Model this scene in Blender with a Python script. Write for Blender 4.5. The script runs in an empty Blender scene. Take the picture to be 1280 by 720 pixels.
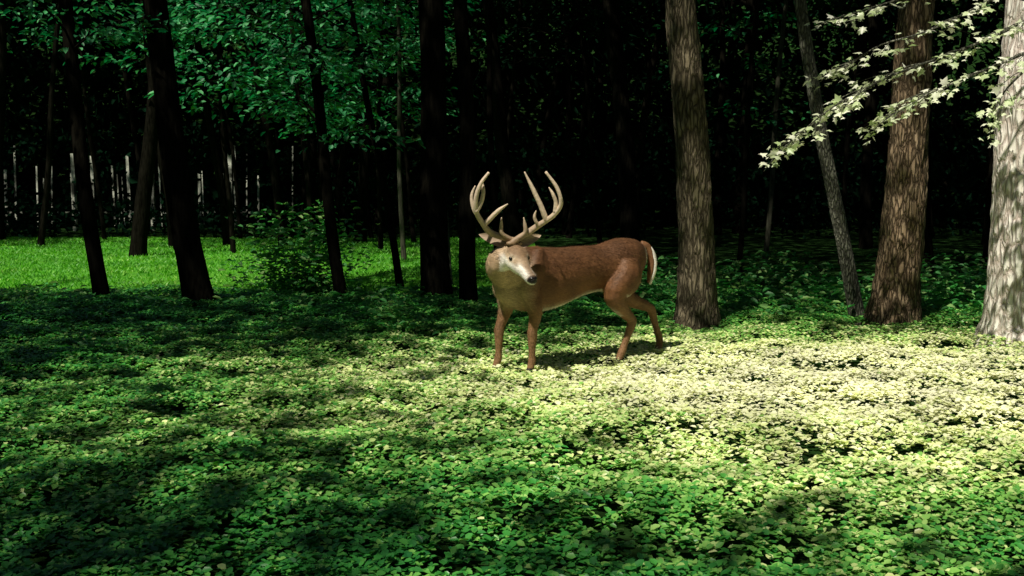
import bpy, math, random
import numpy as np
from mathutils import Vector, Matrix
R = np.random.RandomState(7)
random.seed(7)
sc = bpy.context.scene
SUNK = np.array([-0.38, -0.52])      # horizontal drift toward the sun per metre of height

# ---------------------------------------------------------------- helpers
def vnoise(x, y, seed=0):
    r = np.random.RandomState(seed).rand(256, 256)
    xi = np.floor(x).astype(int); yi = np.floor(y).astype(int)
    fx = x - xi; fy = y - yi
    fx = fx*fx*(3-2*fx); fy = fy*fy*(3-2*fy)
    a = r[xi % 256, yi % 256]; b = r[(xi+1) % 256, yi % 256]
    c = r[xi % 256, (yi+1) % 256]; d = r[(xi+1) % 256, (yi+1) % 256]
    return (a*(1-fx)+b*fx)*(1-fy) + (c*(1-fx)+d*fx)*fy

def sstep(a, b, x):
    t = np.clip((x-a)/(b-a), 0, 1)
    return t*t*(3-2*t)

def link(o, parent=None):
    sc.collection.objects.link(o)
    if parent is not None:
        o.parent = parent
    return o

def empty(name):
    e = bpy.data.objects.new(name, None)
    e.empty_display_size = 0.2
    return link(e)

def np_mesh(name, V, F, k, mat, parent=None, rnd=None, smooth=False):
    me = bpy.data.meshes.new(name)
    me.vertices.add(len(V)); me.vertices.foreach_set("co", np.ascontiguousarray(V, dtype=np.float32).ravel())
    m = len(F)
    me.loops.add(m*k); me.loops.foreach_set("vertex_index", np.ascontiguousarray(F, dtype=np.int32).ravel())
    me.polygons.add(m); me.polygons.foreach_set("loop_start", np.arange(0, m*k, k, dtype=np.int32))
    me.update(calc_edges=True)
    if rnd is not None:
        a = me.attributes.new("rnd", 'FLOAT', 'POINT')
        a.data.foreach_set("value", np.ascontiguousarray(rnd, dtype=np.float32))
    if smooth:
        me.polygons.foreach_set("use_smooth", np.ones(m, dtype=bool))
    me.materials.append(mat)
    return link(bpy.data.objects.new(name, me), parent)

def nrm(a):
    return a/np.maximum(np.linalg.norm(a, axis=1, keepdims=True), 1e-9)

def leaves(name, P, D, N, L, W, mat, rnd, parent=None, fold=0.12, droop=0.0, simple=False):
    n = len(P)
    D = nrm(D); S = nrm(np.cross(D, N)); N = np.cross(S, D)
    L = L.reshape(-1, 1); W = W.reshape(-1, 1)
    up = N*L*fold; dr = -N*L*droop
    if simple:
        v = np.empty((n, 4, 3))
        v[:, 0] = P; v[:, 1] = P+D*L*.45+S*W*.5; v[:, 2] = P+D*L; v[:, 3] = P+D*L*.45-S*W*.5
        F = (np.arange(n)*4)[:, None]+np.array([[0, 1, 2, 3]])
        return np_mesh(name, v.reshape(-1, 3), F, 4, mat, parent, rnd=np.repeat(rnd, 4))
    v = np.empty((n, 6, 3))
    v[:, 0] = P
    v[:, 1] = P + D*L*.32 + S*W*.46 + up
    v[:, 2] = P + D*L*.72 + S*W*.36 + up*.9 + dr*.5
    v[:, 3] = P + D*L + dr
    v[:, 4] = P + D*L*.72 - S*W*.36 + up*.9 + dr*.5
    v[:, 5] = P + D*L*.32 - S*W*.46 + up
    b = (np.arange(n)*6)[:, None]
    F = np.concatenate([b+np.array([[0, 1, 2, 3]]), b+np.array([[0, 3, 4, 5]])], axis=1).reshape(-1, 4)
    return np_mesh(name, v.reshape(-1, 3), F, 4, mat, parent, rnd=np.repeat(rnd, 6))

def rdir(n, zs=1.0):
    d = R.randn(n, 3); d[:, 2] *= zs
    return nrm(d)

def tube_data(pts, radii, seg=10, rough=0.0, seed=0, cap=True, fine=0):
    pts = np.array(pts, float); radii = np.array(radii, float)
    if radii.ndim == 1: radii = np.stack([radii, radii], 1)
    if fine:
        s = np.linspace(0, len(pts)-1, fine); i = np.minimum(s.astype(int), len(pts)-2); f = (s-i)[:, None]
        def cr(a):
            p0 = a[np.maximum(i-1, 0)]; p1 = a[i]; p2 = a[i+1]; p3 = a[np.minimum(i+2, len(a)-1)]
            return .5*((2*p1)+(-p0+p2)*f+(2*p0-5*p1+4*p2-p3)*f*f+(-p0+3*p1-3*p2+p3)*f**3)
        pts, radii = cr(pts), np.maximum(cr(radii), .0008)
    T = nrm(np.gradient(pts, axis=0))
    ref = np.array([0, 0, 1.0]) if abs(T[0][2]) < .8 else np.array([0, 1.0, 0])
    V = []
    a = np.linspace(0, 2*np.pi, seg, endpoint=False)
    X = np.cross(T[0], ref); X /= np.linalg.norm(X)
    for k in range(len(pts)):
        X = X - T[k]*np.dot(X, T[k]); X /= np.linalg.norm(X)
        Y = np.cross(T[k], X)
        rr = np.ones(seg)
        if rough:
            rr = rr + rough*(vnoise(a*seg/6.28*.9+seed*13, np.full(seg, k*.35+seed*7), 3)-.5) \
                    + rough*1.2*(vnoise(np.cos(a)*1.5+seed*3+9, np.sin(a)*1.5+k*.08+9, 5)-.5)
        V.append(pts[k] + np.outer(np.cos(a)*rr*radii[k][0], X) + np.outer(np.sin(a)*rr*radii[k][1], Y))
    V = np.concatenate(V)
    n = len(pts); F = []
    for k in range(n-1):
        for j in range(seg):
            j2 = (j+1) % seg
            F.append((k*seg+j, k*seg+j2, (k+1)*seg+j2, (k+1)*seg+j))
    if cap:
        V = np.concatenate([V, pts[:1]-T[:1]*radii[0][0]*.3, pts[-1:]+T[-1:]*radii[-1][0]*.3])
        c0, c1 = len(V)-2, len(V)-1
        for j in range(seg):
            j2 = (j+1) % seg
            F.append((c0, j2, j)); F.append((c1, (n-1)*seg+j, (n-1)*seg+j2))
    return V, F

def join_data(parts):
    V = []; F = []; o = 0
    for v, f in parts:
        V.append(v); F += [tuple(i+o for i in q) for q in f]; o += len(v)
    return np.concatenate(V), F

def py_mesh(name, V, F, mat, parent=None, smooth=True):
    me = bpy.data.meshes.new(name)
    me.from_pydata([tuple(p) for p in V], [], F); me.update()
    if smooth:
        me.polygons.foreach_set("use_smooth", np.ones(len(me.polygons), dtype=bool))
    me.materials.append(mat)
    return link(bpy.data.objects.new(name, me), parent)

# ---------------------------------------------------------------- materials
def newmat(name):
    m = bpy.data.materials.new(name); m.use_nodes = True
    nt = m.node_tree; nt.nodes.clear()
    return m, nt, nt.nodes, nt.links

def ramp(nd, stops):
    r = nd.new("ShaderNodeValToRGB")
    el = r.color_ramp.elements
    el[0].position = stops[0][0]; el[0].color = (*stops[0][1], 1)
    el[1].position = stops[-1][0]; el[1].color = (*stops[-1][1], 1)
    for p, c in stops[1:-1]:
        e = el.new(p); e.color = (*c, 1)
    return r

def leafmat(name, stops, rough=.5, trans=.3, tcol=1.3, spec=.4, nscale=1.2):
    m, nt, nd, lk = newmat(name)
    at = nd.new("ShaderNodeAttribute"); at.attribute_name = "rnd"
    r = ramp(nd, stops)
    lk.new(at.outputs["Fac"], r.inputs[0])
    out = nd.new("ShaderNodeOutputMaterial")
    if trans <= 0:
        df = nd.new("ShaderNodeBsdfDiffuse")
        lk.new(r.outputs[0], df.inputs["Color"]); lk.new(df.outputs[0], out.inputs[0])
        return m
    bs = nd.new("ShaderNodeBsdfPrincipled"); bs.inputs["Roughness"].default_value = rough
    bs.inputs["Specular IOR Level"].default_value = spec
    tc = nd.new("ShaderNodeTexCoord"); no = nd.new("ShaderNodeTexNoise"); no.inputs["Scale"].default_value = nscale
    no.inputs["Detail"].default_value = 1
    lk.new(tc.outputs["Object"], no.inputs["Vector"])
    mr = nd.new("ShaderNodeMapRange"); mr.inputs[1].default_value = .3; mr.inputs[2].default_value = .7
    mr.inputs[3].default_value = .75; mr.inputs[4].default_value = 1.2
    lk.new(no.outputs["Fac"], mr.inputs[0])
    hs = nd.new("ShaderNodeHueSaturation"); lk.new(r.outputs[0], hs.inputs["Color"]); lk.new(mr.outputs[0], hs.inputs["Value"])
    lk.new(hs.outputs[0], bs.inputs["Base Color"])
    tr = nd.new("ShaderNodeBsdfTranslucent")
    h2 = nd.new("ShaderNodeHueSaturation"); h2.inputs["Value"].default_value = tcol; h2.inputs["Saturation"].default_value = 1.15
    lk.new(hs.outputs[0], h2.inputs["Color"]); lk.new(h2.outputs[0], tr.inputs["Color"])
    mx = nd.new("ShaderNodeMixShader"); mx.inputs[0].default_value = trans
    lk.new(bs.outputs[0], mx.inputs[1]); lk.new(tr.outputs[0], mx.inputs[2])
    lk.new(mx.outputs[0], out.inputs[0])
    return m

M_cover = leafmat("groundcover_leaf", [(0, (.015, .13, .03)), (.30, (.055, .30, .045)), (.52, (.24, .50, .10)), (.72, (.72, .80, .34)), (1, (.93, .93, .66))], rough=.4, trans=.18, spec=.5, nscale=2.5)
M_shadecrown = leafmat("shade_crown_leaf", [(0, (.02, .07, .02)), (1, (.035, .13, .03))], trans=0)
M_under = leafmat("understory_leaf", [(0, (.008, .09, .03)), (.6, (.035, .25, .09)), (1, (.13, .46, .18))], trans=.3)
M_far = leafmat("forest_leaf_in_shade", [(0, (.002, .008, .004)), (1, (.005, .022, .010))], trans=0)  # near-black leaf: the wood's deep shade is put into the colour
M_weed = leafmat("weed_leaf", [(0, (.03, .17, .035)), (.6, (.08, .33, .08)), (1, (.3, .48, .16))], trans=.3)
M_grass = leafmat("grass_blade", [(0, (.05, .26, .02)), (.7, (.14, .46, .045)), (1, (.32, .60, .1))], trans=.3)
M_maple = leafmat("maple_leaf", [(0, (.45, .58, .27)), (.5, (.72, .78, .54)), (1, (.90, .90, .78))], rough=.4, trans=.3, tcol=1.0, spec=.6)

def barkmat(name, c1, c2, c3, sc_xy=16, sc_z=3.0, lo=.6):
    m, nt, nd, lk = newmat(name)
    tc = nd.new("ShaderNodeTexCoord"); mp = nd.new("ShaderNodeMapping")
    mp.inputs["Scale"].default_value = (sc_xy, sc_xy, sc_z)
    lk.new(tc.outputs["Object"], mp.inputs[0])
    n0 = nd.new("ShaderNodeTexNoise"); n0.inputs["Scale"].default_value = 1.2; n0.inputs["Detail"].default_value = 6
    n0.inputs["Distortion"].default_value = .6
    lk.new(mp.outputs[0], n0.inputs["Vector"])
    vo = nd.new("ShaderNodeTexVoronoi"); vo.feature = 'DISTANCE_TO_EDGE'; vo.inputs["Scale"].default_value = 1.6
    ad = nd.new("ShaderNodeVectorMath"); ad.operation = 'ADD'
    lk.new(mp.outputs[0], ad.inputs[0]); lk.new(n0.outputs["Color"], ad.inputs[1])
    lk.new(ad.outputs[0], vo.inputs["Vector"])
    r1 = ramp(nd, [(.0, (0, 0, 0)), (.25, (1, 1, 1))]); lk.new(vo.outputs["Distance"], r1.inputs[0])
    r2 = ramp(nd, [(.3, c2), (.6, c3)]); lk.new(n0.outputs["Fac"], r2.inputs[0])
    mx = nd.new("ShaderNodeMixRGB"); mx.inputs[1].default_value = (*c1, 1)
    lk.new(r1.outputs[0], mx.inputs[0]); lk.new(r2.outputs[0], mx.inputs[2])
    n2 = nd.new("ShaderNodeTexNoise"); n2.inputs["Scale"].default_value = 2.2; n2.inputs["Detail"].default_value = 4
    lk.new(tc.outputs["Object"], n2.inputs["Vector"])
    r3 = ramp(nd, [(.35, (lo, lo*1.02, lo*.92)), (.65, (1.1, 1.08, 1.05))]); lk.new(n2.outputs["Fac"], r3.inputs[0])
    m2 = nd.new("ShaderNodeMixRGB"); m2.blend_type = 'MULTIPLY'; m2.inputs[0].default_value = 1
    lk.new(mx.outputs[0], m2.inputs[1]); lk.new(r3.outputs[0], m2.inputs[2])
    ma = nd.new("ShaderNodeMath"); ma.operation = 'ADD'; lk.new(r1.outputs[0], ma.inputs[0]); lk.new(n0.outputs["Fac"], ma.inputs[1])
    bu = nd.new("ShaderNodeBump"); bu.inputs["Strength"].default_value = .9; bu.inputs["Distance"].default_value = .02
    lk.new(ma.outputs[0], bu.inputs["Height"])
    bs = nd.new("ShaderNodeBsdfPrincipled"); bs.inputs["Roughness"].default_value = .9; bs.inputs["Specular IOR Level"].default_value = .15
    lk.new(m2.outputs[0], bs.inputs["Base Color"]); lk.new(bu.outputs[0], bs.inputs["Normal"])
    out = nd.new("ShaderNodeOutputMaterial"); lk.new(bs.outputs[0], out.inputs[0])
    return m
def simplemat(name, a, b, scale, lo=.3, hi=.7, detail=6, rough=1, bump=0, zscale=1):
    m, nt, nd, lk = newmat(name)
    tc = nd.new("ShaderNodeTexCoord"); mp = nd.new("ShaderNodeMapping"); mp.inputs["Scale"].default_value = (1, 1, zscale)
    n1 = nd.new("ShaderNodeTexNoise"); n1.inputs["Scale"].default_value = scale; n1.inputs["Detail"].default_value = detail
    lk.new(tc.outputs["Object"], mp.inputs[0]); lk.new(mp.outputs[0], n1.inputs["Vector"])
    r1 = ramp(nd, [(lo, a), (hi, b)]); lk.new(n1.outputs["Fac"], r1.inputs[0])
    bs = nd.new("ShaderNodeBsdfDiffuse"); lk.new(r1.outputs[0], bs.inputs["Color"])
    if bump:
        bu = nd.new("ShaderNodeBump"); bu.inputs["Distance"].default_value = bump; lk.new(n1.outputs["Fac"], bu.inputs["Height"]); lk.new(bu.outputs[0], bs.inputs["Normal"])
    out = nd.new("ShaderNodeOutputMaterial"); lk.new(bs.outputs[0], out.inputs[0])
    return m

M_barkA = barkmat("bark_grey_brown", (.05, .04, .025), (.16, .13, .085), (.29, .245, .17))
M_barkC = barkmat("bark_oak", (.055, .037, .022), (.23, .155, .095), (.43, .32, .22), 18, 4)
M_barkD = barkmat("bark_pale", (.55, .46, .42), (.88, .82, .78), (.95, .92, .89), 12, 3, lo=.82)
M_barkshade = simplemat("bark_in_shade", (.002, .002, .0015), (.012, .011, .008), 30, zscale=.2, bump=.01)  # trunk shade painted in: bark colour kept almost black
M_barkthin = barkmat("bark_sapling", (.06, .06, .05), (.18, .19, .15), (.34, .34, .28), 25, 6)
M_barkmid = simplemat("bark_understory", (.02, .022, .015), (.09, .09, .065), 30, zscale=.2)
M_ground = simplemat("ground_soil", (.006, .014, .004), (.02, .055, .013), 9, bump=.04)
M_lawn = simplemat("lawn_turf", (.045, .19, .015), (.12, .37, .035), 6, detail=8)
M_fence = simplemat("weathered_wood", (.08, .085, .07), (.70, .73, .62), 2.6, .38, .60)

# ---------------------------------------------------------------- ground
def gh(x, y):
    d = np.maximum(0, np.sqrt(np.maximum(np.abs(x)-24, 0)**2 + np.maximum(np.maximum(y-36, -y-20), 0)**2))
    return np.minimum(d*.55, 16)*(1 + .2*(vnoise(x*.1+50, y*.1+50, 4)-.5)) + .10*(vnoise(x*.35+70, y*.35+70, 6)-.5)
n = 221
gx, gy = np.meshgrid(np.linspace(-150, 150, n), np.linspace(-120, 180, n))
gx = np.sign(gx)*np.abs(gx/150)**1.8*150; gy2 = (gy-30)/150; gy = np.sign(gy2)*np.abs(gy2)**1.8*150+10
V = np.stack([gx, gy, gh(gx, gy)], -1).reshape(-1, 3)
idx = np.arange(n*n).reshape(n, n)
F = np.stack([idx[:-1, :-1], idx[:-1, 1:], idx[1:, 1:], idx[1:, :-1]], -1).reshape(-1, 4)
np_mesh("ground", V, F, 4, M_ground, smooth=True)
lx, ly = np.meshgrid(np.linspace(-20, 0.5, 60), np.linspace(13.8, 27.5, 50))
V = np.stack([lx, ly, gh(lx, ly)+.02], -1).reshape(-1, 3)
idx = np.arange(3000).reshape(50, 60)
F = np.stack([idx[:-1, :-1], idx[:-1, 1:], idx[1:, 1:], idx[1:, :-1]], -1).reshape(-1, 4)
np_mesh("lawn", V, F, 4, M_lawn, smooth=True)

# ---------------------------------------------------------------- groundcover
NR = 140000
x = R.uniform(-9.5, 9.5, NR); y = 2.6 + (R.rand(NR)**1.2)*11.8
k_ = np.abs(x) < .48*y+1.8
x = x[k_]; y = y[k_]; NR = len(x)
sun_pale = np.exp(-(((x-2.6)/4.3)**2 + ((y-7.8)/3.0)**2)**1.3)  # sun patch painted into leaf colour, palest at its centre
h = .02 + .08*vnoise(x*1.1+30, y*1.1+30, 11) + .08*vnoise(x*4+30, y*4+30, 12)
h = h*(1-.5*np.exp(-(((x-.4)/1.5)**2+((y-8.6)/.9)**2)))
k = 5
az0 = R.rand(NR)*6.283
P = []; D = []; N = []; L = []; rn = []
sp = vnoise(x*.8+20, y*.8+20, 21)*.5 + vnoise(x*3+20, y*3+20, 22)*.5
base = .10 + .30*sp + .70*sun_pale
zz = gh(x, y) + h
sn = np.array([SUNK[0], SUNK[1], 1.0])
for j in range(k):
    az = az0 + j*6.283/k + R.uniform(-.3, .3, NR)
    pit = R.uniform(-.25, .6, NR)
    d = np.stack([np.cos(az)*np.cos(pit), np.sin(az)*np.cos(pit), np.sin(pit)], 1)
    nn = np.stack([-np.cos(az)*np.sin(pit), -np.sin(az)*np.sin(pit), np.cos(pit)], 1) + R.randn(NR, 3)*.25 + sn*.35
    P.append(np.stack([x, y, zz+R.uniform(-.015, .02, NR)], 1)); D.append(d); N.append(nn)
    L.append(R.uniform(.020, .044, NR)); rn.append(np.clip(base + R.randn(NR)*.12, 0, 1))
P = np.concatenate(P); D = np.concatenate(D); N = np.concatenate(N); L = np.concatenate(L); rn = np.concatenate(rn)
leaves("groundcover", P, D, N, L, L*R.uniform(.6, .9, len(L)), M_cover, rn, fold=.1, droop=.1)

NG = 60000
x = R.uniform(-19, .3, NG); y = R.uniform(13.6, 27, NG)
az = R.rand(NG)*6.283; ln = R.uniform(.5, 1.3, NG)
D = np.stack([np.cos(az)*ln, np.sin(az)*ln, np.ones(NG)], 1)
leaves("grass", np.stack([x, y, gh(x, y)+.015], 1), D, np.stack([np.sin(az), np.cos(az), .3+0*az], 1), R.uniform(.04, .09, NG), np.full(NG, .022), M_grass,
       np.clip(.3+.5*vnoise(x+40, y+40, 31)+R.randn(NG)*.15, 0, 1), simple=True)

def weedpatch(name, pts, mat=M_weed, lsize=(.07, .12)):
    P = []; D = []; N = []; L = []
    for (cx, cy, hh, rr, cnt) in pts:
        t = R.rand(cnt)
        p = np.stack([cx+R.randn(cnt)*rr*(.35+.5*t), cy+R.randn(cnt)*rr*(.35+.5*t), t*hh], 1)
        p[:, 2] += gh(p[:, 0], p[:, 1])
        az = R.rand(cnt)*6.283
        D.append(np.stack([np.cos(az), np.sin(az), R.uniform(-.3, .4, cnt)], 1)); P.append(p)
        N.append(np.array([0, 0, 1])+R.randn(cnt, 3)*.35); L.append(R.uniform(*lsize, cnt))
    P = np.concatenate(P); L = np.concatenate(L)
    return leaves(name, P, np.concatenate(D), np.concatenate(N), L, L*.55, mat, R.rand(len(L)), droop=.2)
pts = [(-1.0, 10.4, .42, .18, 170), (-1.25, 10.5, .32, .15, 90), (-.8, 10.2, .25, .2, 90), (-2.0, 10.3, .25, .25, 90), (-3.4, 9.3, .25, .3, 90)]
weedpatch("weed_plant", pts, lsize=(.05, .09))
pts = [(R.uniform(1.8, 8), R.uniform(11.6, 16.5), R.uniform(.15, .5), R.uniform(.2, .4), 110) for i in range(80)]
weedpatch("fern_undergrowth", pts)
pts = [(R.uniform(-9, 1.5), R.uniform(12.4, 14.0), R.uniform(.08, .22), R.uniform(.2, .35), 70) for i in range(50)]
weedpatch("undergrowth", pts)
pts = []
for i in range(30):
    pts.append((-2.75+R.randn()*.3, 14.6+R.randn()*.25, R.uniform(.4, 1.25), R.uniform(.15, .3), 60))
weedpatch("leafy_shrub", pts)

# ---------------------------------------------------------------- trees
def trunk_geo(x0, y0, x1, y1, zt, r0, r1, H, seg, rings, seed, rough=.1, flare=.35):
    zs = np.linspace(-.1, H, rings)
    t = zs/zt
    px = x0+(x1-x0)*t + .05*np.sin(zs*.9+seed)*np.minimum(zs/2, 1)
    py = y0+(y1-y0)*t + .05*np.cos(zs*.7+seed)*np.minimum(zs/2, 1)
    rr = np.maximum(r0+(r1-r0)*t, .012) if r1 < r0 else np.full(rings, r0)
    rr = np.maximum(rr, r0*.3)*(1+flare*np.exp(-np.maximum(zs, 0)*5))
    return tube_data(np.stack([px, py, zs], 1), rr, seg=seg, rough=rough, seed=seed), (px, py, zs)

big = []
def big_tree(name, x0, y0, x1, y1, r0, r1, mat, seg=20, rings=60, seed=1, rough=.1, zt=3.4, H=9.5, flare=.35):
    e = empty(name)
    (v, f), (px, py, zs) = trunk_geo(x0, y0, x1, y1, zt, r0, r1, H, seg, rings, seed, rough, flare)
    parts = [(v, f)]
    rs = np.random.RandomState(seed)
    for i in range(9):
        z = rs.uniform(5.2, 9.0); a = rs.rand()*6.28; l = rs.uniform(1.8, 3.4)
        j = np.argmin(abs(zs-z)); s = np.array([px[j], py[j], z])
        q = [s, s+np.array([math.cos(a), math.sin(a), .5])*l*.35, s+np.array([math.cos(a+.2), math.sin(a+.2), .45])*l*.75, s+np.array([math.cos(a+.3), math.sin(a+.3), .5])*l]
        parts.append(tube_data(q, np.array([.34, .24, .15, .05])*r0, seg=7, fine=10))
    v, f = join_data(parts)
    py_mesh("trunk_and_limbs", v, f, mat, e)
    big.append((e, x0, y0)); return e

big_tree("maple_tree", 1.86, 11.3, 1.66, 11.35, .185, .145, M_barkA, 56, 260, 1, .12)
big_tree("oak_tree", 3.73, 11.07, 3.93, 11.1, .22, .15, M_barkC, 56, 260, 2, .14)
big_tree("pale_barked_tree", 4.55, 10.1, 4.66, 10.2, .30, .24, M_barkD, 56, 260, 3, .10)
big_tree("forest_tree", -3.56, 12.9, -4.05, 13.0, .155, .13, M_barkshade, 30, 100, 4, .12)
big_tree("forest_tree", -.9, 13.6, -1.0, 13.7, .17, .15, M_barkshade, 30, 100, 5, .12)
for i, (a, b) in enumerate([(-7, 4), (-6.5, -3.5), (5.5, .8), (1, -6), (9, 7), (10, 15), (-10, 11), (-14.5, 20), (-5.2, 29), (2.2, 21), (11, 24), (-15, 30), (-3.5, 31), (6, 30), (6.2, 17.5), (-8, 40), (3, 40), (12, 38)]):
    big_tree("forest_tree", a, b, a+R.uniform(-.3, .3), b+R.uniform(-.3, .3), R.uniform(.16, .28), .15, M_barkshade, 18, 50, 10+i)

def shade(x, y):
    s = np.full(x.shape, 1.0)
    def hole(cx, cy, rx, ry, keep, p=4, a=.75, b=1.2):
        d = (np.abs((x-cx)/rx)**p+np.abs((y-cy)/ry)**p)**(1/p)
        w = 1-sstep(a, b, d)
        return keep*w + s*(1-w)
    s = hole(1.5, 4.8, 3.1, 2.6, .32, 3, .5, 1.25)
    s = hole(-1.9, 7.6, 2.2, 2.6, .28, 3, .5, 1.25)
    s = hole(2.8, 7.6, 3.8, 3.5, .0, 2.5, .7, 1.2)
    s = hole(5.2, 8.8, 3.4, 3.3, .0)
    s = hole(5.6, 11.0, 2.2, 1.8, .0)
    s = hole(3.0, 12.2, 1.9, 1.4, .36)
    s = hole(4.5, 14, 3.2, 2.0, .6)
    s = hole(-10.0, 19.6, 9.5, 5.6, .0, 6)
    s = hole(-4, 26.6, 6.5, 3.0, .18)
    s = hole(-10, 31.3, 5.5, 1.2, .25)
    return s
NL = 250000
P = np.stack([R.uniform(-22, 15, NL), R.uniform(-11, 46, NL), R.uniform(6.2, 10.8, NL)], 1)
gxp = P[:, 0]-SUNK[0]*P[:, 2]; gyp = P[:, 1]-SUNK[1]*P[:, 2]
cl = vnoise(P[:, 0]*1.6+60, P[:, 1]*1.6+60, 51)*.5+vnoise(P[:, 0]*3.5+60, P[:, 1]*3.5+P[:, 2], 52)*.5
keep = R.rand(NL) < shade(gxp, gyp)*(.65+.6*cl)
P = P[keep]
bx = np.array([[b[1], b[2]] for b in big])
own = np.argmin((P[:, 0][:, None]-bx[:, 0])**2+(P[:, 1][:, None]-bx[:, 1])**2, axis=1)
for i, b in enumerate(big):
    q = P[own == i]
    if not len(q): continue
    L = R.uniform(.19, .30, len(q))
    leaves("shade_crown_foliage", q, rdir(len(q), .5), np.array([0, 0, 1])+R.randn(len(q), 3)*.5, L, L*.8, M_shadecrown, R.rand(len(q)), parent=b[0], simple=True)  # unseen leaves added overhead, thinned by shade() to shape where sun falls

def slim(name, x0, y0, x1, r, mat, H=7, seed=0, zt=3.4, nbr=0, zmin=1.5, zmax=6, bl=1.6, lsz=(.07, .12), per=70, lm=None):
    e = empty(name)
    (v, f), (px, py, zs) = trunk_geo(x0, y0, x1, y0+.1, zt, r, r*.8, H, 12, 70, seed, .1, .2)
    parts = [(v, f)]; P = []; D = []
    rs = np.random.RandomState(seed+100)
    for i in range(nbr):
        z = rs.uniform(zmin, zmax); a = rs.rand()*6.28; l = bl*rs.uniform(.5, 1.1)
        j = np.argmin(abs(zs-z)); s = np.array([px[j], py[j], z]); d = np.array([math.cos(a), math.sin(a), 0])
        q = [s, s+d*l*.35+[0, 0, .18*l], s+d*l*.7+[0, 0, .2*l], s+d*l+[0, 0, .08*l]]
        parts.append(tube_data(q, [.014, .010, .007, .003], seg=5, fine=8))
        t = rs.uniform(.2, 1.05, per); w = rs.randn(per)*.26*l*np.sin(np.clip(t, 0, 1)*2.6)
        side = np.array([-d[1], d[0], 0])
        p = s+np.outer(t*l, d)+np.outer(w, side); p[:, 2] += .2*l*np.sin(t*2.2)+rs.randn(per)*.05-abs(w)*.15
        P.append(p); D.append(d*.6+np.outer(np.sign(w), side)*.7+rs.randn(per, 3)*.35-[0, 0, .15])
    v, f = join_data(parts)
    py_mesh("stem_and_twigs", v, f, mat, e)
    if nbr:
        P = np.concatenate(P); D = np.concatenate(D); L = R.uniform(*lsz, len(P))
        leaves("foliage", P, D, np.array([0, 0, 1])+R.randn(len(P), 3)*.3, L, L*.6, lm or M_under, R.rand(len(P)), parent=e, droop=.15)
    return e
slim("leaning_tree", 3.58, 11.7, 2.93, .078, M_barkthin, seed=3)
slim("young_tree", -4.66, 12.9, -5.05, .09, M_barkshade, seed=4, nbr=8, zmin=2.8)
slim("young_tree", -2.08, 13.8, -2.5, .075, M_barkshade, seed=5, nbr=18, zmin=1.7)
slim("young_tree", -.5, 13.0, -.6, .10, M_barkshade, seed=6)
slim("young_tree", -.86, 15.5, -1.15, .05, M_barkthin, seed=7)
slim("young_tree", -1.48, 15, -2.0, .05, M_barkshade, seed=8, nbr=12, zmin=2.2)
slim("young_tree", -.2, 16.5, -.3, .05, M_barkshade, seed=9)
for i, (a, b, zm) in enumerate([(-3.6, 20.5, 2.4), (-5.4, 22.0, 2.6), (-2.6, 22.5, 1.9), (-7.2, 24, 3.4), (-4.4, 25, 2.2), (-2.2, 25.5, 2.0), (-6.5, 27.2, 2.8), (-9.5, 26.5, 4.0), (-.2, 26, 3.4), (-3.4, 27.5, 2.6), (1.8, 23, 3.4)]):
    slim("understory_tree", a, b, a+R.uniform(-.5, .3), .05, M_barkshade, H=8.5, seed=20+i, nbr=28, zmin=zm, zmax=7.8, bl=2.3, per=50, lsz=(.10, .18), lm=M_far if a > -1 else None)  # trees further right take the near-black leaf as painted shade
for i, (a, b, zm) in enumerate([(3.6, 18, 2.2), (5.5, 19, 1.6), (7.5, 18, 1.5), (2.6, 24, 2.5)]):
    slim("understory_tree", a, b, a+.2, .045, M_barkshade, H=7.5, seed=40+i, nbr=18, zmin=zm, zmax=7, bl=1.9, per=36, lsz=(.08, .14), lm=M_under if i == 0 else M_far)
for i in range(30):
    b = R.uniform(21, 34); a = R.uniform(-.5, .5)*b*1.1
    slim("distant_trunk", a, b, a+R.uniform(-.5, .5), R.uniform(.05, .16), M_barkshade, H=9, seed=60+i)
for i, (a, b, a2) in enumerate([(4.0, 18, 4.25), (-6.2, 22, -6.6), (-1.9, 20, -2.0)]):
    slim("distant_trunk", a, b, a2, .045, M_barkmid, H=8, seed=90+i)

NC = 1900
cx = R.uniform(-28, 28, NC); cy = R.uniform(32, 38, NC); cz = R.rand(NC)**1.1*9.5
C = np.repeat(np.stack([cx, cy, cz+gh(cx, cy)], 1), 24, 0)
P = C+R.randn(len(C), 3)*np.array([.7, .6, .5]); L = R.uniform(.25, .45, len(P))
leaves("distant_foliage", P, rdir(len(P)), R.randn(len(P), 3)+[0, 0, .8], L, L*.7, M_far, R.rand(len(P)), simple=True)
NC = 420
cx = R.uniform(-20, 14, NC); cy = R.uniform(27, 30, NC); cz = R.rand(NC)*.75
cz = np.where(cx > -4.5, cz*3.2, cz)
ex = np.concatenate([np.repeat(np.array([[c, 29.3]]), 12, 0) for c in (-13.9, -12.6, -10.4, -8.1, -6.6, -5.4)])
cx = np.concatenate([cx, ex[:, 0]+R.randn(len(ex))*.3]); cy = np.concatenate([cy, ex[:, 1]]); cz = np.concatenate([cz, R.rand(len(ex))*2.6])
C = np.repeat(np.stack([cx, cy, cz+gh(cx, cy)], 1), 24, 0)
P = C+R.randn(len(C), 3)*np.array([.35, .35, .15]); L = R.uniform(.10, .2, len(P))
leaves("brush", P, rdir(len(P)), R.randn(len(P), 3)+[0, 0, .8], L, L*.7, M_far, R.rand(len(P)), simple=True)

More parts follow.
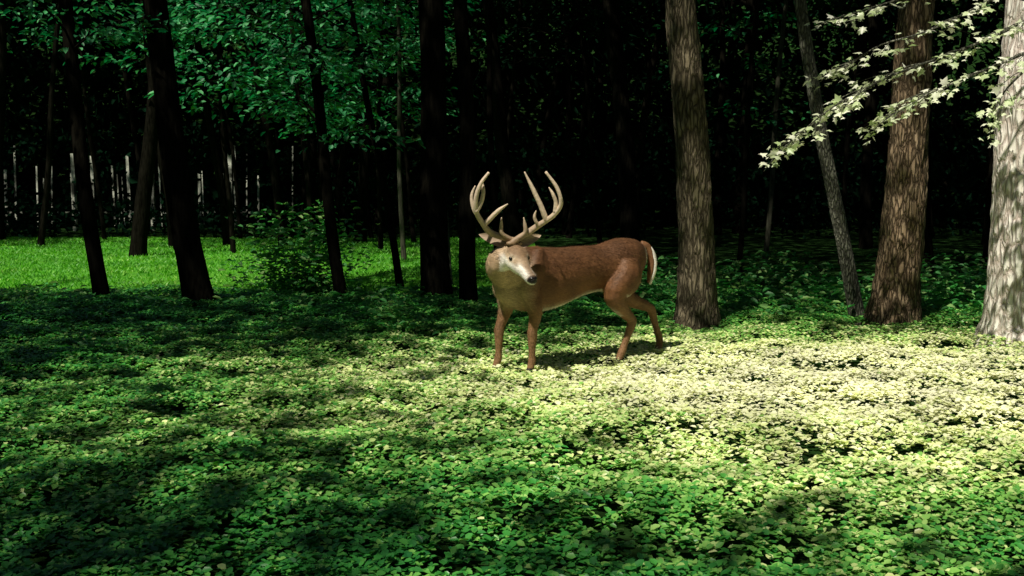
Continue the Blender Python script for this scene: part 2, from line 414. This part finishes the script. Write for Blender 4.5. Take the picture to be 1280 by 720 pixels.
def box(x0, x1, y0, y1, z0, z1):
    v = np.array([[a, b, c] for a in (x0, x1) for b in (y0, y1) for c in (z0, z1)], float)
    f = [(0, 1, 3, 2), (4, 6, 7, 5), (0, 4, 5, 1), (2, 3, 7, 6), (0, 2, 6, 4), (1, 5, 7, 3)]
    return v, f
parts = []
xx = -16.0
while xx < -5.0:
    w = random.uniform(.025, .08); hh = random.uniform(1.3, 2.5); tl = random.uniform(-.05, .05)
    if random.random() < .8:
        v, f = box(xx, xx+w, 30.5, 30.53, .15, hh)
        v[v[:, 2] > 1, 0] += tl
        parts.append((v, f))
    xx += random.uniform(.12, .36)
parts.append(box(-16, -5.0, 30.535, 30.57, .5, .55))
for i in range(6): parts.append(box(-16+i*2.1, -15.9+i*2.1, 30.59, 30.69, 0, 2.1))
v, f = join_data(parts)
py_mesh("weathered_pole_fence", v, f, M_fence, smooth=False)

# ---------------------------------------------------------------- maple bough with pale leaves
e = empty("maple_bough")
def PW(px, py, t):
    return np.array([(px-640)*t/1422, t*.995, 1.5+t*(-.098+(360-py)/1422*.995)])
boughs = [
 ([(1290, 20), (1200, 62), (1110, 95), (1035, 135), (978, 182)], 9.3, 240),
 ([(1290, 60), (1215, 92), (1150, 120), (1100, 150)], 9.1, 120),
 ([(1290, -30), (1215, 10), (1150, 42), (1090, 60), (1050, 85)], 9.4, 110),
 ([(1290, 10), (1180, -10), (1110, 5), (1035, 28)], 9.6, 80),
 ([(1290, 70), (1250, 110), (1225, 150)], 9.0, 50),
]
parts = []; LP = []; LD = []
for pts, t, cnt in boughs:
    q = np.array([PW(a, b, t+.25*(i/len(pts))) for i, (a, b) in enumerate(pts)])
    parts.append(tube_data(q, np.linspace(.016, .003, len(q)), seg=6, fine=20))
    for i in range(cnt//7):
        s = R.uniform(.05, 1.0)*(len(q)-1); j = min(int(s), len(q)-2); p = q[j]+(q[j+1]-q[j])*(s-j)
        d = (q[j+1]-q[j]); d /= np.linalg.norm(d)
        sd = np.array([R.randn()*.3, R.choice([-1, 1]), R.uniform(-.3, .05)])*R.uniform(.12, .32)+d*.22
        p2 = p+sd
        parts.append(tube_data([p, (p+p2)/2+[0, 0, .015], p2], [.005, .004, .002], seg=4))
        for kx in range(9):
            u = R.uniform(.2, 1.1); lp = p+sd*u+R.randn(3)*[.05, .05, .012]
            LP.append(lp); LD.append(sd/np.linalg.norm(sd)+R.randn(3)*.6+[0, 0, -.2])
v, f = join_data(parts); py_mesh("twigs", v, f, M_barkthin, e)
LP = np.array(LP); LD = np.array(LD); LD[:, 2] *= .5; LD = nrm(LD)
NN = nrm(np.array([-.1, -.35, 1])+R.randn(len(LP), 3)*.4); S = nrm(np.cross(LD, NN)); NN = np.cross(S, LD)
out2 = [(0, 0), (.16, .10), (.42, .02), (.30, .24), (.52, .48), (.24, .52), (.16, .70), (0, 1.0), (-.16, .70), (-.24, .52), (-.52, .48), (-.30, .24), (-.42, .02), (-.16, .10)]
nv = len(out2)+1; LL = R.uniform(.04, .085, len(LP))[:, None]
V = np.empty((len(LP), nv, 3)); V[:, 0] = LP+LD*LL*.35
for i, (a, b) in enumerate(out2):
    V[:, i+1] = LP+S*LL*a+LD*LL*b-NN*LL*(abs(a)*.35+.15*b*b)
b0 = (np.arange(len(LP))*nv)[:, None, None]
tri = np.array([[0, i+1, (i+1) % len(out2)+1] for i in range(len(out2))])[None]
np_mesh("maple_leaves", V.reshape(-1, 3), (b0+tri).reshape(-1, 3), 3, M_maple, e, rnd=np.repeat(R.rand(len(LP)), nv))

# ---------------------------------------------------------------- the buck
O = np.array([1.05, 9.42]); Hd = np.array([-.877, -.48]); Ld = np.array([.48, -.877])
def W(u, w, z): return np.array([O[0]+Hd[0]*u+Ld[0]*w, O[1]+Hd[1]*u+Ld[1]*w, z])
def ringtube(secs, seg=24):
    a = np.linspace(0, 2*np.pi, seg, endpoint=False); V = []
    for c, s, u_, hw, hh in secs:
        V.append(c+np.outer(np.cos(a)*hw, s)+np.outer(np.sin(a)*hh, u_))
    n = len(secs); V = np.concatenate(V); F = []
    for k_ in range(n-1):
        for j in range(seg):
            j2 = (j+1) % seg; F.append((k_*seg+j, k_*seg+j2, (k_+1)*seg+j2, (k_+1)*seg+j))
    F.append(tuple(range(seg))[::-1]); F.append(tuple(range((n-1)*seg, n*seg)))
    return V, F
def interp(rows, n):
    rows = np.array(rows, float); s = np.linspace(0, len(rows)-1, n); i = np.minimum(s.astype(int), len(rows)-2); f = (s-i)[:, None]
    p0 = rows[np.maximum(i-1, 0)]; p1 = rows[i]; p2 = rows[i+1]; p3 = rows[np.minimum(i+2, len(rows)-1)]
    return .5*((2*p1)+(-p0+p2)*f+(2*p0-5*p1+4*p2-p3)*f*f+(-p0+3*p1-3*p2+p3)*f**3)
Ls = np.array([Ld[0], Ld[1], 0]); Zu = np.array([0, 0, 1.0]); Hs = np.array([Hd[0], Hd[1], 0])
rows = interp([(-.03, .86, .07, .05), (.03, .84, .14, .10), (.12, .815, .19, .15), (.25, .79, .215, .165), (.42, .775, .185, .145), (.6, .755, .20, .155),
               (.78, .72, .23, .17), (.95, .71, .25, .17), (1.08, .71, .24, .15), (1.2, .70, .20, .12), (1.29, .69, .13, .085), (1.33, .69, .08, .05)], 34)
parts = [ringtube([(W(r[0], 0, r[1]), Ls, Zu, max(r[3], .02), max(r[2], .02)) for r in rows])]
def limb(pts, rad, fine=30, seg=16):
    return tube_data([W(*p) for p in pts], rad, seg=seg, fine=fine)
HP = np.array([.0, 8.64, .965]); HN = np.array([.165, 8.31, .755])
parts.append(tube_data([W(.98, 0, .76), W(1.14, .01, .78), W(1.27, .04, .82), W(1.345, .11, .865), HP+[-.015, .04, -.035], HP+[.03, -.05, -.045]],
             [(.17, .21), (.15, .185), (.122, .155), (.100, .125), (.080, .095), (.060, .070)], seg=20, fine=34))
HL = np.linalg.norm(HN-HP); HF = (HN-HP)/HL
HS = np.cross(HF, Zu); HS /= np.linalg.norm(HS); HU = np.cross(HS, HF)
rows = interp([(-.12, .03, .03, -.01), (-.04, .056, .062, -.008), (.12, .078, .086, -.012), (.30, .083, .090, -.016), (.46, .065, .075, -.018), (.62, .048, .057, -.014), (.80, .042, .047, -.010), (.94, .041, .041, -.006), (1.02, .02, .02, -.004)], 26)
parts.append(ringtube([(HP+HF*HL*r[0]+HU*r[3], HS, HU, max(r[1], .012), max(r[2], .012)) for r in rows]))
for sgn in (1, -1):
    parts.append(tube_data([HP+HF*HL*.18+HS*.054*sgn+HU*.040, HP+HF*HL*.38+HS*.056*sgn+HU*.036], [.024, .018], seg=10, fine=6))
    parts.append(limb([(1.00, .075*sgn, .93), (1.06, .125*sgn, .80), (1.12, .14*sgn, .66), (1.08, .12*sgn, .56)], [(.045, .05), (.075, .07), (.08, .065), (.06, .06)], fine=14))
fr = [(.09, .11), (.078, .092), (.055, .062), (.038, .040), (.040, .040), (.026, .027), (.032, .032), (.028, .028), (.037, .037)]
parts.append(limb([(1.10, .07, .72), (1.08, .11, .58), (1.05, .12, .47), (1.07, .12, .355), (1.075, .118, .31), (1.075, .115, .16), (1.075, .115, .10), (1.09, .115, .045), (1.105, .115, .0)], fr))
parts.append(limb([(1.13, -.07, .72), (1.17, -.11, .58), (1.18, -.12, .47), (1.225, -.118, .355), (1.235, -.117, .31), (1.24, -.115, .16), (1.245, -.115, .10), (1.265, -.115, .045), (1.28, -.115, .0)], fr))
parts.append(limb([(.20, .07, .82), (.22, .10, .70), (.33, .12, .58), (.27, .115, .47), (.165, .10, .375), (.15, .10, .335), (.20, .095, .20), (.235, .09, .11), (.265, .09, .045), (.28, .09, 0)],
     [(.11, .13), (.13, .155), (.095, .11), (.062, .075), (.038, .046), (.038, .044), (.027, .029), (.032, .032), (.029, .029), (.037, .037)], fine=38))
parts.append(limb([(.16, -.07, .82), (.13, -.10, .70), (.14, -.12, .59), (.02, -.13, .50), (-.18, -.145, .42), (-.22, -.15, .385), (-.27, -.155, .25), (-.31, -.16, .15), (-.315, -.165, .085), (-.30, -.165, .04)],
     [(.11, .13), (.12, .14), (.10, .11), (.066, .075), (.038, .046), (.038, .044), (.028, .029), (.032, .032), (.029, .029), (.036, .036)], fine=38))
v, f = join_data(parts)
me = bpy.data.meshes.new("tmp"); me.from_pydata([tuple(p) for p in v], [], f); me.update()
tmp = link(bpy.data.objects.new("tmp", me))
rm = tmp.modifiers.new("r", 'REMESH'); rm.mode = 'VOXEL'; rm.voxel_size = .0085
sm = tmp.modifiers.new("s", 'SMOOTH'); sm.factor = .5; sm.iterations = 8
dg = bpy.context.evaluated_depsgraph_get()
bm = bpy.data.meshes.new_from_object(tmp.evaluated_get(dg))
bpy.data.objects.remove(tmp)
bm.name = "body"
nvt = len(bm.vertices); co = np.empty(nvt*3, np.float32); bm.vertices.foreach_get("co", co); co = co.reshape(-1, 3).astype(float)
no_ = np.empty(nvt*3, np.float32); bm.vertices.foreach_get("normal", no_); no_ = no_.reshape(-1, 3)
rel = co[:, :2]-O; U_ = rel@Hd; Wl = rel@Ld; Z_ = co[:, 2]
hr = co-HP; ht = hr@HF/HL; hs = hr@HS; hu = hr@HU
col = np.tile(np.array([.185, .082, .033]), (nvt, 1))
def mixc(mask, c):
    global col
    mask = np.clip(mask, 0, 1)[:, None]; col = col*(1-mask)+np.array(c)*mask
nz = vnoise(co[:, 0]*18+50, co[:, 2]*18+50, 41)*.5+vnoise(co[:, 1]*40+50, co[:, 2]*40+50, 42)*.5
nz2 = vnoise(U_*5+50, Z_*5+50, 43)
mixc(sstep(.78, .98, Z_+.08*nz)*(U_ < 1.15)*.75, (.095, .045, .021))
mixc(sstep(.45, .75, nz2)*.35, (.11, .047, .020))
mixc(sstep(.62, .45, Z_+.05*nz)*.5, (.30, .17, .085))
neckm = sstep(1.08, 1.24, U_+.05*nz)*sstep(.42, .55, Z_)
mixc(neckm*.88, (.52, .38, .24))
mixc(neckm*sstep(.5, .8, nz)*.35, (.26, .16, .08))
mixc(sstep(.5, .40, Z_)*sstep(.45, .3, Z_)*.5, (.25, .14, .07))
belly = sstep(-.6, -.95, no_[:, 2])*(Z_ > .40)*(Z_ < .62)*(U_ > .2)*(U_ < 1.05)
mixc(belly, (.65, .60, .5))
rump = sstep(.02, -.04, U_)*(Z_ > .55)*(np.abs(Wl) < .09)
mixc(rump*.9, (.75, .70, .62))
ishead = (ht > -.15)*(np.abs(hs) < .11)*(np.abs(hu) < .13)*(ht < 1.2)
mixc(ishead*.8*sstep(-.1, .15, ht), (.44, .33, .22))
mixc(ishead*sstep(.025, .06, hu)*sstep(.75, .4, ht), (.22, .14, .08))
mixc(ishead*sstep(.48, .62, ht)*sstep(.94, .90, ht)*sstep(.040, .016, hu), (.84, .80, .72))
mixc(ishead*sstep(.05, .2, ht)*sstep(.015, -.02, hu), (.86, .82, .74))
ring = np.sqrt(((ht-.36)*HL)**2+(hu-.018)**2)
mixc(ishead*sstep(.038, .024, ring)*(np.abs(hs) > .035)*.6, (.6, .5, .38))
mixc(ishead*sstep(.92, .95, ht)*sstep(-.025, -.01, hu), (.012, .010, .010))
mixc(ishead*sstep(.5, .7, ht)*sstep(.020, .036, hu)*.7, (.16, .10, .06))
mixc(sstep(.055, .045, Z_)*(ishead < .5), (.02, .015, .012))
def setcol(me_, c):
    ca = me_.color_attributes.new("coat", 'FLOAT_COLOR', 'POINT')
    ca.data.foreach_set("color", np.concatenate([c, np.ones((len(c), 1))], 1).astype(np.float32).ravel())
setcol(bm, col)
bm.polygons.foreach_set("use_smooth", np.ones(len(bm.polygons), dtype=bool))
def coatmat(name, attr=True, colr=None):
    m, nt, nd, lk = newmat(name)
    tc = nd.new("ShaderNodeTexCoord"); n1 = nd.new("ShaderNodeTexNoise"); n1.inputs["Scale"].default_value = 90; n1.inputs["Detail"].default_value = 4
    mp = nd.new("ShaderNodeMapping"); mp.inputs["Scale"].default_value = (.4, .4, 1.3); mp.inputs["Rotation"].default_value = (0, .5, 0)
    lk.new(tc.outputs["Object"], mp.inputs[0]); lk.new(mp.outputs[0], n1.inputs["Vector"])
    n2 = nd.new("ShaderNodeTexNoise"); n2.inputs["Scale"].default_value = 7; lk.new(tc.outputs["Object"], n2.inputs["Vector"])
    ad = nd.new("ShaderNodeMath"); ad.operation = 'ADD'; lk.new(n1.outputs[0], ad.inputs[0]); lk.new(n2.outputs[0], ad.inputs[1])
    mr = nd.new("ShaderNodeMapRange"); mr.inputs[1].default_value = .7; mr.inputs[2].default_value = 1.3; mr.inputs[3].default_value = .65; mr.inputs[4].default_value = 1.35
    lk.new(ad.outputs[0], mr.inputs[0])
    hs = nd.new("ShaderNodeHueSaturation"); lk.new(mr.outputs[0], hs.inputs["Value"])
    if attr:
        at = nd.new("ShaderNodeAttribute"); at.attribute_name = "coat"; lk.new(at.outputs["Color"], hs.inputs["Color"])
    else:
        hs.inputs["Color"].default_value = (*colr, 1)
    bs = nd.new("ShaderNodeBsdfPrincipled"); bs.inputs["Roughness"].default_value = .6; bs.inputs["Specular IOR Level"].default_value = .3
    lk.new(hs.outputs[0], bs.inputs["Base Color"])
    out = nd.new("ShaderNodeOutputMaterial"); lk.new(bs.outputs[0], out.inputs[0])
    return m
M_coat = coatmat("deer_coat")
bm.materials.clear(); bm.materials.append(M_coat)
deer = empty("white_tailed_deer")
link(bpy.data.objects.new("body", bm), deer)
sel = np.where((Z_ > .10))[0]
sel = R.choice(sel, min(90000, len(sel)*2)); nh = len(sel)
p0 = co[sel]+R.randn(nh, 3)*.003; nn = no_[sel].astype(float)
flow = np.tile(-Hs*.9+np.array([0, 0, -.55]), (nh, 1))
leg = (Z_[sel] < .45)[:, None]; flow = np.where(leg, np.array([0, 0, -1.0]), flow)
hd = (ishead[sel] > 0)[:, None]; flow = np.where(hd, -HF, flow)
flow = flow+R.randn(nh, 3)*.15
flow = nrm(flow-nn*np.sum(flow*nn, 1, keepdims=True))
ln = np.where(hd[:, 0], .007, np.where(leg[:, 0], .007, .014)); ln = np.where((U_[sel] > 1.1) & ~hd[:, 0] & ~leg[:, 0], .022, ln)*R.uniform(.6, 1.2, nh)
sd = np.cross(flow, nn); wd = .0016
d1 = flow+nn*.14
V = np.stack([p0-sd*wd-nn*.001, p0+sd*wd-nn*.001, p0+d1*ln[:, None]], 1).reshape(-1, 3)
hm = bpy.data.meshes.new("coat_hair")
hm.vertices.add(nh*3); hm.vertices.foreach_set("co", V.astype(np.float32).ravel())
hm.loops.add(nh*3); hm.loops.foreach_set("vertex_index", np.arange(nh*3, dtype=np.int32))
hm.polygons.add(nh); hm.polygons.foreach_set("loop_start", np.arange(0, nh*3, 3, dtype=np.int32)); hm.update(calc_edges=True)
setcol(hm, np.repeat(col[sel]*R.uniform(.75, 1.45, (nh, 1)), 3, 0))
hm.polygons.foreach_set("use_smooth", np.ones(nh, dtype=bool))
hm.normals_split_custom_set([tuple(x) for x in np.repeat(nrm(nn+flow*.15+R.randn(nh, 3)*.15), 3, 0)])
hm.materials.append(M_coat)
link(bpy.data.objects.new("coat_hair", hm), deer)
M_brown = coatmat("ear_brown", False, (.20, .12, .065)); M_white = coatmat("white_hair", False, (.78, .74, .66)); M_earin = coatmat("ear_inner", False, (.42, .31, .22))
M_tail = coatmat("tail_brown", False, (.17, .08, .035))
def ear(name, root, tip, face):
    root = np.array(root); tip = np.array(tip); d = tip-root; l = np.linalg.norm(d); d /= l
    face = np.array(face, float); s = np.cross(d, face); s /= np.linalg.norm(s); fz = np.cross(s, d)
    V = []; F = []; nu, nvv = 16, 9
    prof = np.interp(np.linspace(0, 1, nu), [0, .2, .45, .7, .88, .96, 1], [.024, .042, .052, .046, .028, .014, .003])
    for side in (0, 1):
        for i in range(nu):
            t = i/(nu-1); wd = prof[i]
            for j in range(nvv):
                a = (j/(nvv-1)-.5)*2; ang = a*(1.5-.9*t)
                V.append(root+d*l*t+s*(math.sin(ang)/math.sin(min(1.5, 1.5-.9*t+.25)))*wd+fz*((1-math.cos(ang))*wd-.006*side))
    for side in (0, 1):
        for i in range(nu-1):
            for j in range(nvv-1):
                a = side*nu*nvv+i*nvv+j; q = (a, a+1, a+nvv+1, a+nvv)
                F.append(q if side == 0 else q[::-1])
    o = py_mesh(name, V, F, M_earin, deer); o.data.materials.append(M_brown)
    half = len(F)//2
    for i, p in enumerate(o.data.polygons): p.material_index = 0 if i < half else 1
ear("ear_left", HP+HS*.055+HF*.02+HU*.02, [.225, 8.66, 1.065], [.1, -1, .25])
ear("ear_right", HP-HS*.055+HF*.02+HU*.02, [-.235, 8.68, 1.07], [-.1, -1, .25])
m, nt, nd, lk = newmat("dark_glossy"); bs = nd.new("ShaderNodeBsdfPrincipled"); bs.inputs["Base Color"].default_value = (.008, .006, .005, 1); bs.inputs["Roughness"].default_value = .25
out = nd.new("ShaderNodeOutputMaterial"); lk.new(bs.outputs[0], out.inputs[0]); M_eye = m
for nm, sg in (("eye_left", 1), ("eye_right", -1)):
    c = HP+HF*HL*.36+HS*sg*.070+HU*.018
    v, f = tube_data([c-HF*.018, c-HF*.013, c-HF*.006, c, c+HF*.006, c+HF*.013, c+HF*.018], [.003, .009, .0135, .0145, .0135, .009, .003], seg=12)
    py_mesh(nm, v, f, M_eye, deer)
c = HP+HF*HL*.985+HU*.006
v, f = ringtube([(c+HF*.0045*(k_-4), HS, HU, .033*math.sqrt(max(.02, 1-(k_/6-.35)**2*1.9)), .023*math.sqrt(max(.02, 1-(k_/6-.35)**2*1.9))) for k_ in range(8)], seg=14)
py_mesh("nose", v, f, M_eye, deer)
m, nt, nd, lk = newmat("antler_bone")
tc = nd.new("ShaderNodeTexCoord"); n1 = nd.new("ShaderNodeTexNoise"); n1.inputs["Scale"].default_value = 45; n1.inputs["Detail"].default_value = 5
lk.new(tc.outputs["Object"], n1.inputs["Vector"])
sx = nd.new("ShaderNodeSeparateXYZ"); lk.new(tc.outputs["Object"], sx.inputs[0])
mr = nd.new("ShaderNodeMapRange"); mr.inputs[1].default_value = 1.0; mr.inputs[2].default_value = 1.25; lk.new(sx.outputs[2], mr.inputs[0])
mx = nd.new("ShaderNodeMixRGB"); mx.inputs[1].default_value = (.34, .21, .11, 1); mx.inputs[2].default_value = (.88, .70, .52, 1); lk.new(mr.outputs[0], mx.inputs[0])
mm = nd.new("ShaderNodeMixRGB"); mm.blend_type = 'MULTIPLY'; mm.inputs[0].default_value = .55; lk.new(mx.outputs[0], mm.inputs[1]); lk.new(n1.outputs["Fac"], mm.inputs[2])
bu = nd.new("ShaderNodeBump"); bu.inputs["Distance"].default_value = .004; lk.new(n1.outputs["Fac"], bu.inputs["Height"])
bs = nd.new("ShaderNodeBsdfPrincipled"); bs.inputs["Roughness"].default_value = .55
lk.new(mm.outputs[0], bs.inputs["Base Color"]); lk.new(bu.outputs[0], bs.inputs["Normal"])
out = nd.new("ShaderNodeOutputMaterial"); lk.new(bs.outputs[0], out.inputs[0]); M_ant = m
def A(x_, y_, z_): return np.array([x_, y_, z_])
def antler(name, base, beam, tines):
    parts = [tube_data([base-[0, 0, .02]]+beam, np.linspace(1, .30, len(beam)+1)**.8*.027, seg=12, fine=40, rough=.25)]
    parts.append(tube_data([base+[0, 0, -.008], base+[0, 0, .012]], [.033, .032], seg=12, rough=.3))
    for t in tines: parts.append(tube_data(t[0], np.array([1, .9, .75, .22])[:len(t[0])]*t[1]*1.25, seg=10, fine=16, rough=.2))
    v, f = join_data(parts); py_mesh(name, v, f, M_ant, deer)
bL = HP-HS*.032+HF*.03+HU*.065; bR = HP+HS*.032+HF*.03+HU*.065
antler("antler_right", bL,
  [bL+[-.03, 0, .02], A(-.13, 8.60, 1.08), A(-.20, 8.54, 1.15), A(-.25, 8.48, 1.25), A(-.245, 8.44, 1.36), A(-.21, 8.42, 1.45), A(-.155, 8.42, 1.525)],
  [([A(-.20, 8.545, 1.145), A(-.14, 8.52, 1.20), A(-.09, 8.50, 1.25), A(-.02, 8.48, 1.30)], .016),
   ([A(-.25, 8.48, 1.24), A(-.21, 8.47, 1.32), A(-.195, 8.46, 1.40), A(-.205, 8.46, 1.46)], .014),
   ([A(-.225, 8.51, 1.19), A(-.27, 8.50, 1.27), A(-.28, 8.50, 1.36), A(-.255, 8.49, 1.43)], .013),
   ([bL+[-.025, 0, .02], A(-.06, 8.57, 1.08), A(-.068, 8.56, 1.14), A(-.066, 8.55, 1.20)], .014)])
antler("antler_left", bR,
  [bR+[.03, 0, .02], A(.15, 8.60, 1.10), A(.23, 8.54, 1.16), A(.31, 8.48, 1.22), A(.36, 8.44, 1.30), A(.335, 8.42, 1.41), A(.25, 8.42, 1.53)],
  [([A(.26, 8.52, 1.18), A(.22, 8.50, 1.28), A(.165, 8.49, 1.40), A(.10, 8.48, 1.53)], .017),
   ([A(.32, 8.47, 1.24), A(.325, 8.46, 1.31), A(.305, 8.45, 1.37), A(.275, 8.45, 1.42)], .013),
   ([A(.21, 8.56, 1.135), A(.185, 8.54, 1.17), A(.175, 8.53, 1.21), A(.185, 8.52, 1.25)], .012),
   ([bR+[.02, 0, .02], A(.10, 8.57, 1.08), A(.105, 8.56, 1.14), A(.095, 8.55, 1.20)], .014)])
tp = [W(.0, 0, .95), W(-.05, .01, .93), W(-.09, .02, .84), W(-.085, .02, .74), W(-.06, .02, .64)]
v, f = tube_data(tp, [(.03, .03), (.038, .032), (.042, .03), (.036, .026), (.012, .01)], seg=14, fine=20, rough=.2); py_mesh("tail_top", v, f, M_tail, deer)
tp2 = [p+[.018, .01, -.014] for p in tp]
v, f = tube_data(tp2, [(.02, .02), (.040, .026), (.046, .028), (.040, .026), (.012, .01)], seg=14, fine=20, rough=.25); py_mesh("tail_white", v, f, M_white, deer)
deer.location = (-.01, -.25, .0)

# ---------------------------------------------------------------- light
elev = math.atan2(1, math.hypot(*SUNK)); az = math.atan2(SUNK[0], SUNK[1])
w = bpy.data.worlds.new("World"); sc.world = w; w.use_nodes = True
nt = w.node_tree; nt.nodes.clear()
sky = nt.nodes.new("ShaderNodeTexSky"); sky.sky_type = 'NISHITA'; sky.sun_disc = False
sky.sun_elevation = elev; sky.sun_rotation = az % (2*math.pi)
bg = nt.nodes.new("ShaderNodeBackground"); bg.inputs["Strength"].default_value = .05
ow = nt.nodes.new("ShaderNodeOutputWorld"); nt.links.new(sky.outputs[0], bg.inputs[0]); nt.links.new(bg.outputs[0], ow.inputs[0])
sl = bpy.data.lights.new("sun", 'SUN'); sl.energy = 5; sl.angle = math.radians(1.0); sl.color = (1, .94, .80)
so = link(bpy.data.objects.new("sun", sl))
dirv = Vector((-SUNK[0], -SUNK[1], -1)).normalized()
so.rotation_euler = dirv.to_track_quat('-Z', 'Y').to_euler(); so.location = (-10, -14, 25)

cam = bpy.data.cameras.new("camera"); cam.lens = 40; cam.sensor_width = 36; cam.clip_end = 600
co_ = link(bpy.data.objects.new("camera", cam)); co_.location = (0, 0, 1.5); co_.rotation_euler = (math.radians(90-5.62), 0, 0)
sc.camera = co_
sc.view_settings.view_transform = 'Standard'; sc.view_settings.look = 'None'; sc.view_settings.exposure = 0
